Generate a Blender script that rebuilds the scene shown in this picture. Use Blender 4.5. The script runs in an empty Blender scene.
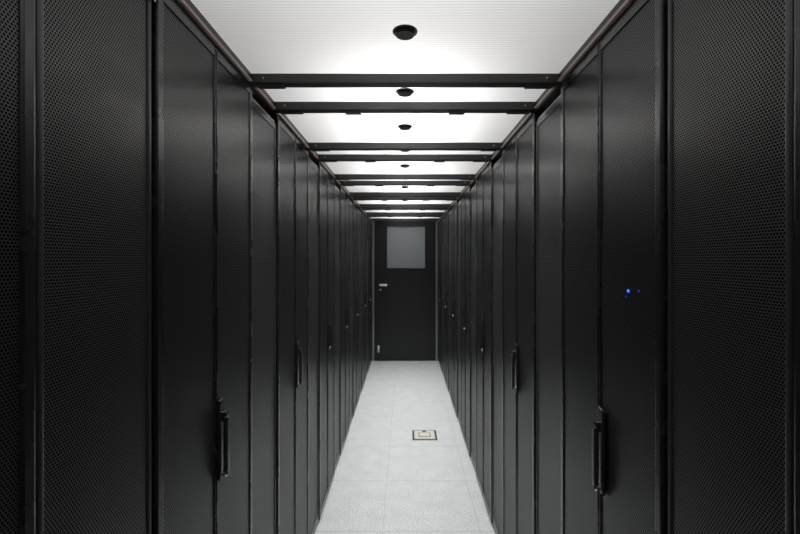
import bpy, bmesh, math
from mathutils import Vector, Matrix
S=bpy.context.scene
S.view_settings.view_transform='Standard'
S.view_settings.look='None'

# ---------------------------------------------------------------- materials
def newmat(n):
    m=bpy.data.materials.new(n); m.use_nodes=True
    nt=m.node_tree; b=nt.nodes['Principled BSDF']
    return m,nt,b
def simple(n,col,rough=.5,metal=0,spec=.5,noise=0,nscale=8,emit=None,es=0):
    m,nt,b=newmat(n)
    b.inputs['Base Color'].default_value=(*col,1)
    b.inputs['Roughness'].default_value=rough
    b.inputs['Metallic'].default_value=metal
    b.inputs['Specular IOR Level'].default_value=spec
    if emit:
        b.inputs['Emission Color'].default_value=(*emit,1); b.inputs['Emission Strength'].default_value=es
    if noise:
        t=nt.nodes.new('ShaderNodeTexCoord'); x=nt.nodes.new('ShaderNodeTexNoise'); x.inputs['Scale'].default_value=nscale
        x.inputs['Detail'].default_value=6
        r=nt.nodes.new('ShaderNodeMapRange'); r.inputs['To Min'].default_value=rough-noise; r.inputs['To Max'].default_value=rough+noise
        nt.links.new(t.outputs['Object'],x.inputs['Vector']); nt.links.new(x.outputs['Fac'],r.inputs['Value'])
        nt.links.new(r.outputs['Result'],b.inputs['Roughness'])
    return m
def mth(nt,op,a,b=None,c=None):
    n=nt.nodes.new('ShaderNodeMath'); n.operation=op
    for i,v in enumerate((a,b,c)):
        if v is None: continue
        if isinstance(v,(int,float)): n.inputs[i].default_value=v
        else: nt.links.new(v,n.inputs[i])
    return n.outputs[0]

def perforated(name,solid,hole,p=.0054):
    m,nt,b=newmat(name)
    t=nt.nodes.new('ShaderNodeTexCoord'); s=nt.nodes.new('ShaderNodeSeparateXYZ')
    nt.links.new(t.outputs['Object'],s.inputs[0])
    u=mth(nt,'MULTIPLY',s.outputs['Y'],1/p); v=mth(nt,'MULTIPLY',s.outputs['Z'],1/(p*1.732))
    def cell(off):
        a=mth(nt,'SUBTRACT',mth(nt,'FRACT',mth(nt,'ADD',u,50+off)),.5)
        c=mth(nt,'MULTIPLY',mth(nt,'SUBTRACT',mth(nt,'FRACT',mth(nt,'ADD',v,50+off)),.5),1.732)
        return mth(nt,'SQRT',mth(nt,'ADD',mth(nt,'MULTIPLY',a,a),mth(nt,'MULTIPLY',c,c)))
    d=mth(nt,'MINIMUM',cell(0),cell(.5))
    r=nt.nodes.new('ShaderNodeMapRange'); r.inputs['From Min'].default_value=.31; r.inputs['From Max'].default_value=.38
    nt.links.new(d,r.inputs['Value'])
    f=r.outputs['Result']
    mx=nt.nodes.new('ShaderNodeMix'); mx.data_type='RGBA'
    mx.inputs[6].default_value=(*hole,1); mx.inputs[7].default_value=(*solid,1)
    nt.links.new(f,mx.inputs[0]); nt.links.new(mx.outputs[2],b.inputs['Base Color'])
    nt.links.new(mth(nt,'MULTIPLY',f,.7),b.inputs['Specular IOR Level'])
    b.inputs['Roughness'].default_value=.32
    return m

M_MESH=perforated('perforated_steel',(.034,.034,.036),(.002,.002,.0025))
M_MESHC=perforated('perforated_steel_grey',(.058,.057,.058),(.004,.004,.0045))
M_FRAME=simple('black_powdercoat',(.017,.017,.018),.27,noise=.05)
M_FRAMEC=simple('charcoal_powdercoat',(.04,.04,.041),.3,noise=.05)
M_BODY=simple('rack_body',(.008,.008,.009),.5)
M_HAND=simple('handle_black',(.025,.025,.027),.2)
M_CHROME=simple('chrome',(.8,.8,.8),.22,metal=1)
M_LED=simple('blue_led',(.02,.05,.4),.4,emit=(.04,.12,1),es=2.5)
M_LED2=simple('blue_led_dim',(.01,.02,.2),.4,emit=(.05,.08,1),es=.3)
M_LABEL=simple('label_white',(.7,.7,.68),.6)
M_CATCH_STUD=simple('light_catch_and_stud',(.45,.45,.46),.4)
M_BEAM=simple('beam_black',(.014,.014,.015),.4)
M_RAIL=simple('rail_trim',(.50,.36,.33),.4)
M_ALU=simple('aluminium_grey',(.45,.45,.46),.35,metal=.6)

# ---------------------------------------------------------------- mesh builder
class MB:
    def __init__(s): s.bm=bmesh.new(); s.mats=[]
    def mi(s,m):
        if m not in s.mats: s.mats.append(m)
        return s.mats.index(m)
    def _finish(s,tmp,m,smooth=False):
        i=s.mi(m)
        for f in tmp.faces: f.material_index=i; f.smooth=smooth
        me=bpy.data.meshes.new('t'); tmp.to_mesh(me); tmp.free(); s.bm.from_mesh(me); bpy.data.meshes.remove(me)
    def box(s,x0,x1,y0,y1,z0,z1,m,bev=0,seg=2,rot=None):
        t=bmesh.new(); bmesh.ops.create_cube(t,size=1)
        c=Vector(((x0+x1)/2,(y0+y1)/2,(z0+z1)/2))
        for v in t.verts: v.co=Vector((v.co.x*(x1-x0),v.co.y*(y1-y0),v.co.z*(z1-z0)))
        if bev: bmesh.ops.bevel(t,geom=t.edges[:],offset=bev,segments=seg,affect='EDGES',profile=.5)
        if rot: bmesh.ops.rotate(t,verts=t.verts,cent=(0,0,0),matrix=rot)
        bmesh.ops.translate(t,verts=t.verts,vec=c)
        s._finish(t,m)
    def cyl(s,c,r,h,axis,m,r2=None,seg=24,bev=0):
        t=bmesh.new(); bmesh.ops.create_cone(t,cap_ends=True,segments=seg,radius1=r,radius2=r if r2 is None else r2,depth=h)
        if bev: bmesh.ops.bevel(t,geom=[e for e in t.edges if len(e.link_faces)==2 and e.calc_face_angle()>1],offset=bev,segments=2,affect='EDGES')
        if axis=='X': bmesh.ops.rotate(t,verts=t.verts,cent=(0,0,0),matrix=Matrix.Rotation(math.pi/2,3,'Y'))
        if axis=='Y': bmesh.ops.rotate(t,verts=t.verts,cent=(0,0,0),matrix=Matrix.Rotation(math.pi/2,3,'X'))
        bmesh.ops.translate(t,verts=t.verts,vec=c)
        s._finish(t,m,False)
    def mesh(s,n):
        me=bpy.data.meshes.new(n); s.bm.to_mesh(me); s.bm.free()
        for m in s.mats: me.materials.append(m)
        return me
def obj(n,me,loc=(0,0,0),rz=0,parent=None):
    o=bpy.data.objects.new(n,me); S.collection.objects.link(o); o.location=loc; o.rotation_euler=(0,0,rz)
    if parent: o.parent=parent
    return o

RT=2.125      # rack top
HW=.5         # half aisle
RW=.552; CW=.276; PITCH=RW+CW

def leaf(b,y0,y1,sl,sr,z0=.025,z1=RT-.012):
    # perforated door leaf: four frame members round a recessed perforated sheet
    b.box(0,.028,y0,y0+sl,z0,z1,M_FRAME,.005,3)
    b.box(0,.028,y1-sr,y1,z0,z1,M_FRAME,.004,3)
    b.box(.001,.027,y0+sl,y1-sr,z0,z0+.045,M_FRAME)
    b.box(.001,.027,y0+sl,y1-sr,z1-.018,z1,M_FRAME)
    b.box(.004,.014,y0+sl-.002,y1-sr+.002,z0+.043,z1-.016,M_MESH)

def handle(b,y,zc=1.075):
    b.box(-.007,.001,y-.018,y+.018,zc-.108,zc+.108,M_HAND,.006,3)      # bezel
    b.box(-.024,-.012,y-.011,y+.011,zc-.088,zc+.062,M_HAND,.005,3)    # swing lever
    b.box(-.021,-.002,y-.009,y+.009,zc+.048,zc+.075,M_HAND,.004,2)      # pivot
    b.cyl((-.012,y,zc-.094),.0085,.012,'X',M_CHROME,bev=.001)           # key cylinder
    b.cyl((-.020,y,zc-.094),.004,.006,'X',M_HAND)

def rack_mesh():
    b=MB()
    b.box(.032,1.0,.002,RW-.002,.03,RT-.004,M_BODY,.003)
    b.box(.02,.98,.02,RW-.02,.0,.03,M_BODY)
    m=RW/2
    leaf(b,.004,m-.0015,.024,.009)
    leaf(b,m+.0015,RW-.004,.009,.024)
    b.box(.004,.04,.004,RW-.004,RT-.010,RT,M_FRAME,.002)
    handle(b,m-.021)
    return b.mesh('server_rack')
def cooler_mesh():
    b=MB()
    b.box(.036,1.0,.002,CW-.002,.03,RT-.03,M_BODY,.003)
    b.box(.02,.98,.02,CW-.02,.0,.03,M_BODY)
    t=RT-.035
    b.box(.006,.032,.004,.016,.025,t,M_FRAMEC,.004,3)
    b.box(.006,.032,CW-.016,CW-.004,.025,t,M_FRAMEC,.004,3)
    b.box(.007,.03,.016,CW-.016,.025,.075,M_FRAMEC)
    b.box(.007,.03,.016,CW-.016,t-.022,t,M_FRAMEC)
    b.box(.010,.02,.014,CW-.014,.073,t-.020,M_MESHC)
    b.box(.012,.05,.004,CW-.004,t+.004,t+.012,M_CATCH_STUD,.001)  # pale strip paints in the light caught along the cooler top
    return b.mesh('cooling_unit')
rm=rack_mesh(); cm=cooler_mesh()
for k in range(-3,7):
    yl=.865+PITCH*k; yr=.835+PITCH*k
    obj('server_rack',rm,(HW,yr,0)); obj('server_rack',rm,(-HW,yl+RW,0),math.pi)
    if k<6:
        obj('cooling_unit',cm,(HW,yr+RW,0)); obj('cooling_unit',cm,(-HW,yl+RW+CW,0),math.pi)
YD=6.58
Y0=-1.75

# blanking panels closing the rows against end wall
for s in (1,-1):
    y0=(.835 if s>0 else .865)+PITCH*6+RW+.002
    b=MB(); b.box(0,.6,0,YD-.004-y0,0,RT-.01,M_FRAME,.003); b.box(-.004,0,.01,YD-.014-y0,.05,RT-.06,M_BODY)
    if s>0: obj('filler_panel',b.mesh('filler_panel'),(HW+.006,y0,0))
    else:
        o=obj('filler_panel',b.mesh('filler_panel'),(-HW-.006,YD-.004,0),math.pi)

# status leds (inside right hand rack door)
b=MB()
b.box(0,.003,0,.006,0,.006,M_LED,.001); b.box(0,.003,-.042,-.038,.004,.008,M_LED2)
b.box(0,.003,.012,.015,-.012,-.009,M_LED2)
obj('status_led',b.mesh('status_led'),(HW+.0015,.966,1.485))
b=MB(); b.box(0,.001,0,.022,0,.045,M_LABEL)
obj('label_sticker',b.mesh('label_sticker'),(-HW-.0004,.84,RT-.05))

# ---------------------------------------------------------------- containment ceiling
ZP=2.165
def panel_mat():
    m=bpy.data.materials.new('ribbed_polycarbonate'); m.use_nodes=True; nt=m.node_tree; nt.nodes.clear()
    out=nt.nodes.new('ShaderNodeOutputMaterial')
    t=nt.nodes.new('ShaderNodeTexCoord'); s=nt.nodes.new('ShaderNodeSeparateXYZ'); nt.links.new(t.outputs['Object'],s.inputs[0])
    w=mth(nt,'SINE',mth(nt,'MULTIPLY',s.outputs['Y'],2*math.pi/.012))
    r=nt.nodes.new('ShaderNodeMapRange'); r.inputs['From Min'].default_value=-1; r.inputs['From Max'].default_value=1
    nt.links.new(w,r.inputs['Value'])
    mx=nt.nodes.new('ShaderNodeMix'); mx.data_type='RGBA'
    mx.inputs[6].default_value=(.86,.85,.835,1); mx.inputs[7].default_value=(.76,.745,.73,1); nt.links.new(r.outputs['Result'],mx.inputs[0])
    bp=nt.nodes.new('ShaderNodeBump'); bp.inputs['Strength'].default_value=.2; bp.inputs['Distance'].default_value=.002; nt.links.new(w,bp.inputs['Height'])
    tr=nt.nodes.new('ShaderNodeBsdfTranslucent'); nt.links.new(mx.outputs[2],tr.inputs['Color'])
    pr=nt.nodes.new('ShaderNodeBsdfPrincipled'); nt.links.new(mx.outputs[2],pr.inputs['Base Color']); pr.inputs['Roughness'].default_value=.3
    nt.links.new(bp.outputs['Normal'],pr.inputs['Normal'])
    ms=nt.nodes.new('ShaderNodeMixShader'); ms.inputs[0].default_value=.45
    nt.links.new(tr.outputs[0],ms.inputs[1]); nt.links.new(pr.outputs[0],ms.inputs[2]); nt.links.new(ms.outputs[0],out.inputs[0])
    return m
M_PAN=panel_mat()
beams=[]
for k in range(-3,7):
    beams+= [1.395+PITCH*k, 1.645+PITCH*k]
beams=[y for y in beams if y<YD-.1]
def beam_mesh(fit):
    b=MB()
    b.box(-HW-.02,HW+.02,0,.03,RT+.002,ZP-.002,M_BEAM,.003)
    b.box(-HW-.02,HW+.02,-.012,.0,RT+.002,RT+.008,M_BEAM,.001)
    for sx in (-1,1):
        xx=sx*(HW-.06); b.box(xx-.045,xx+.045,-.005,.035,RT-.001,RT+.012,M_BEAM,.003)
        b.cyl((sx*(HW-.04),-.001,RT+.022),.003,.004,'Y',M_CATCH_STUD)
        if fit:
            xx=sx*.2; b.box(xx-.03,xx+.03,-.006,.034,RT-.003,RT+.01,M_BEAM,.002)
    return b.mesh('ceiling_crossbar')
bm0=beam_mesh(0); bm1=beam_mesh(1)
for i,y in enumerate(beams): obj('ceiling_crossbar',bm1 if i%2 else bm0,(0,y,0))
edges=[Y0]+[y for y in beams if y>Y0+.05]+[YD-.005]
for a,c in zip(edges[:-1],edges[1:]):
    me=bpy.data.meshes.new('ceiling_panel')
    x=HW+.02; me.from_pydata([(-x,a+.015-0,0),(x,a+.015,0),(x,c+.015,0),(-x,c+.015,0)],[],[(0,3,2,1)]); me.materials.append(M_PAN)
    obj('ceiling_panel',me,(0,0,ZP))
for s in (1,-1):   # side rails
    b=MB(); b.box(-.016,.03,0,YD-.01-Y0,0,ZP-RT+.01,M_BEAM,.002); b.box(-.024,-.0155,0,YD-.01-Y0,.003,.013,M_RAIL,.001)
    o=obj('ceiling_side_rail',b.mesh('ceiling_side_rail'),(s*(HW+.018),Y0 if s>0 else YD-.01,RT+.002),0 if s>0 else math.pi)
# round vent knobs in panels
def knob():
    b=MB()
    b.cyl((0,0,-.002),.033,.004,'Z',M_BEAM,bev=.001,seg=40)
    b.cyl((0,0,-.008),.024,.009,'Z',M_BEAM,r2=.030,seg=40)
    return b.mesh('ceiling_detector')
km=knob(); y=1.14-.408*6
while y<6.4:
    if all(not(bb-.036<y<bb+.064) for bb in beams): obj('ceiling_detector',km,(0,y,ZP-.0005))
    y+=.408

# ---------------------------------------------------------------- room shell
def floor_mat():
    m,nt,b=newmat('vinyl_tile')
    t=nt.nodes.new('ShaderNodeTexCoord'); s=nt.nodes.new('ShaderNodeSeparateXYZ'); nt.links.new(t.outputs['Object'],s.inputs[0])
    n1=nt.nodes.new('ShaderNodeTexNoise'); n1.inputs['Scale'].default_value=110; n1.inputs['Detail'].default_value=3
    n2=nt.nodes.new('ShaderNodeTexNoise'); n2.inputs['Scale'].default_value=9; n2.inputs['Detail'].default_value=6
    nt.links.new(t.outputs['Object'],n1.inputs['Vector']); nt.links.new(t.outputs['Object'],n2.inputs['Vector'])
    f=mth(nt,'ADD',mth(nt,'MULTIPLY',n1.outputs['Fac'],.8),mth(nt,'MULTIPLY',n2.outputs['Fac'],.2))
    cr=nt.nodes.new('ShaderNodeValToRGB'); cr.color_ramp.elements[0].position=.38; cr.color_ramp.elements[1].position=.62
    cr.color_ramp.elements[0].color=(.49,.515,.515,1); cr.color_ramp.elements[1].color=(.74,.765,.76,1); nt.links.new(f,cr.inputs[0])
    def seam(o,off,w,p=.56):
        a=mth(nt,'FRACT',mth(nt,'ADD',mth(nt,'MULTIPLY',o,1/p),20+off))
        d=mth(nt,'ABSOLUTE',mth(nt,'SUBTRACT',a,.5)); return mth(nt,'LESS_THAN',d,w)
    sm=mth(nt,'MAXIMUM',seam(s.outputs['X'],.73,.003),seam(s.outputs['Y'],.1,.005))
    mx=nt.nodes.new('ShaderNodeMix'); mx.data_type='RGBA'; nt.links.new(mth(nt,'MULTIPLY',sm,.4),mx.inputs[0])
    nt.links.new(cr.outputs[0],mx.inputs[6]); mx.inputs[7].default_value=(.25,.25,.25,1)
    nt.links.new(mx.outputs[2],b.inputs['Base Color']); b.inputs['Roughness'].default_value=.45
    return m
M_FLOOR=floor_mat()
M_WALL=simple('wall_paint',(.28,.28,.275),.7,noise=.05)
M_DOOR=simple('door_black',(.009,.009,.010),.4,noise=.05)
X=1.75; ZC=2.95; YB=Y0-.05
def slab(n,x0,x1,y0,y1,z0,z1,m):
    b=MB(); b.box(x0,x1,y0,y1,z0,z1,m); return obj(n,b.mesh(n))
slab('floor',-X,X,YB,YD+.1,-.1,0,M_FLOOR)
slab('ceiling',-X,X,YB,YD+.1,ZC,ZC+.1,M_WALL)
slab('wall_left',-X-.1,-X,YB-.1,YD+.2,-.1,ZC+.1,M_WALL)
slab('wall_right',X,X+.1,YB-.1,YD+.2,-.1,ZC+.1,M_WALL)
slab('wall_back',-X,X,YB-.1,YB,-.1,ZC+.1,M_WALL)
slab('wall_far',-X,X,YD+.1,YD+.2,-.1,ZC+.1,M_WALL)

# end door
root=bpy.data.objects.new('door_1',None); S.collection.objects.link(root); root.location=(0,YD,0)
b=MB(); t=.045
DT=2.145
wx0,wx1,wz0,wz1=-.275,.305,1.42,2.06
b.box(-.47,wx0,0,t,.012,DT,M_DOOR); b.box(wx1,.47,0,t,.012,DT,M_DOOR)
b.box(wx0,wx1,0,t,.012,wz0,M_DOOR); b.box(wx0,wx1,0,t,wz1,DT,M_DOOR)
obj('leaf',b.mesh('leaf'),parent=root)
b=MB()
for a in ((-.495,-.474,-.004,.07,0,2.16),(.474,.495,-.004,.07,0,2.16),(-.495,.495,-.004,.07,DT+.004,2.16)):
    b.box(*a,M_ALU,.002)
obj('frame',b.mesh('frame'),parent=root)
b=MB(); g=.014
b.box(wx0-g,wx1+g,-.008,0,wz0-g,wz0,M_DOOR,.002);b.box(wx0-g,wx1+g,-.008,0,wz1,wz1+g,M_DOOR,.002)
b.box(wx0-g,wx0,-.008,0,wz0,wz1,M_DOOR,.002);b.box(wx1,wx1+g,-.008,0,wz0,wz1,M_DOOR,.002)
obj('window_bead',b.mesh('window_bead'),parent=root)
M_GL=simple('frosted_glass',(.30,.325,.34),.25)
b=MB(); b.box(wx0,wx1,.015,.022,wz0,wz1,M_GL); obj('window_pane',b.mesh('window_pane'),parent=root)
b=MB()
M_STEEL=simple('satin_steel',(.85,.85,.84),.4,metal=.2)
b.box(-.415,-.365,-.010,0,1.06,1.22,M_DOOR,.004); b.cyl((-.375,-.03,1.165),.018,.05,'Y',M_STEEL)
b.box(-.385,-.27,-.062,-.044,1.148,1.182,M_STEEL,.006,3); b.cyl((-.375,-.012,1.09),.013,.01,'Y',M_STEEL)
obj('lever_handle',b.mesh('lever_handle'),parent=root)
b=MB(); b.box(-.42,-.39,-.012,0,.13,.24,M_CHROME,.004); b.cyl((-.405,-.02,.15),.012,.03,'Y',M_CHROME,bev=.002)
obj('floor_bolt',b.mesh('floor_bolt'),parent=root)

# floor outlet box
M_OUT=simple('outlet_plate',(.66,.64,.56),.4); M_DK=simple('outlet_dark',(.05,.05,.05),.5)
b=MB(); b.box(0,.215,0,.21,0,.003,M_DK,.001); b.box(.018,.197,.018,.192,.003,.006,M_OUT,.001)
b.box(.055,.16,.06,.15,.006,.007,M_DK,.0005); b.box(.062,.153,.068,.142,.007,.008,M_OUT,.0005); b.box(.09,.125,.165,.18,.006,.009,M_DK)
obj('floor_outlet',b.mesh('floor_outlet'),(.065,3.70,.0))

# ---------------------------------------------------------------- lamps
def area(n,loc,sx,sy,p,spread=180,col=(1,1,1)):
    l=bpy.data.lights.new(n,'AREA'); l.shape='RECTANGLE'; l.size=sx; l.size_y=sy; l.energy=p; l.spread=math.radians(spread); l.color=col
    o=bpy.data.objects.new(n,l); S.collection.objects.link(o); o.location=loc; return o
# fluorescent battens in the plenum over the translucent roof
b=MB(); b.box(-.06,.06,-.62,.62,0,.05,M_LABEL,.006); b.box(-.05,.05,-.6,.6,-.008,0,M_LABEL,.002)
fm=b.mesh('fluorescent_batten')
for y,p in ((1.95,14),(3.25,15),(4.6,16),(5.9,16)):
    obj('fluorescent_batten',fm,(0,y,2.50)); area('plenum_tube',(0,y,2.488),.1,1.15,p)
for y,p in ((-.9,9),(.35,15)):
    obj('fluorescent_batten',fm,(0,y,2.87)); area('plenum_tube',(0,y,2.858),.1,1.15,p)
# added narrow-spread fill lights below the roof to brighten the floor, no fixtures
for k in range(0,6):
    area('added_floor_fill',(0,1.52+PITCH*k,ZP-.012),.5,.16,[3.2,3.9,4.4,4.7,5,5][k],100,(.98,1,1))

w=bpy.data.worlds.new('World'); S.world=w; w.use_nodes=True
w.node_tree.nodes['Background'].inputs[0].default_value=(.5,.5,.5,1); w.node_tree.nodes['Background'].inputs[1].default_value=.05

c=bpy.data.cameras.new('camera'); co=bpy.data.objects.new('camera',c); S.collection.objects.link(co); S.camera=co
co.location=(0,0,1.56); co.rotation_euler=(math.pi/2,0,0)
c.sensor_width=36; c.lens=430/800*36; c.shift_x=-5/800; c.shift_y=-8/800; c.clip_start=.02
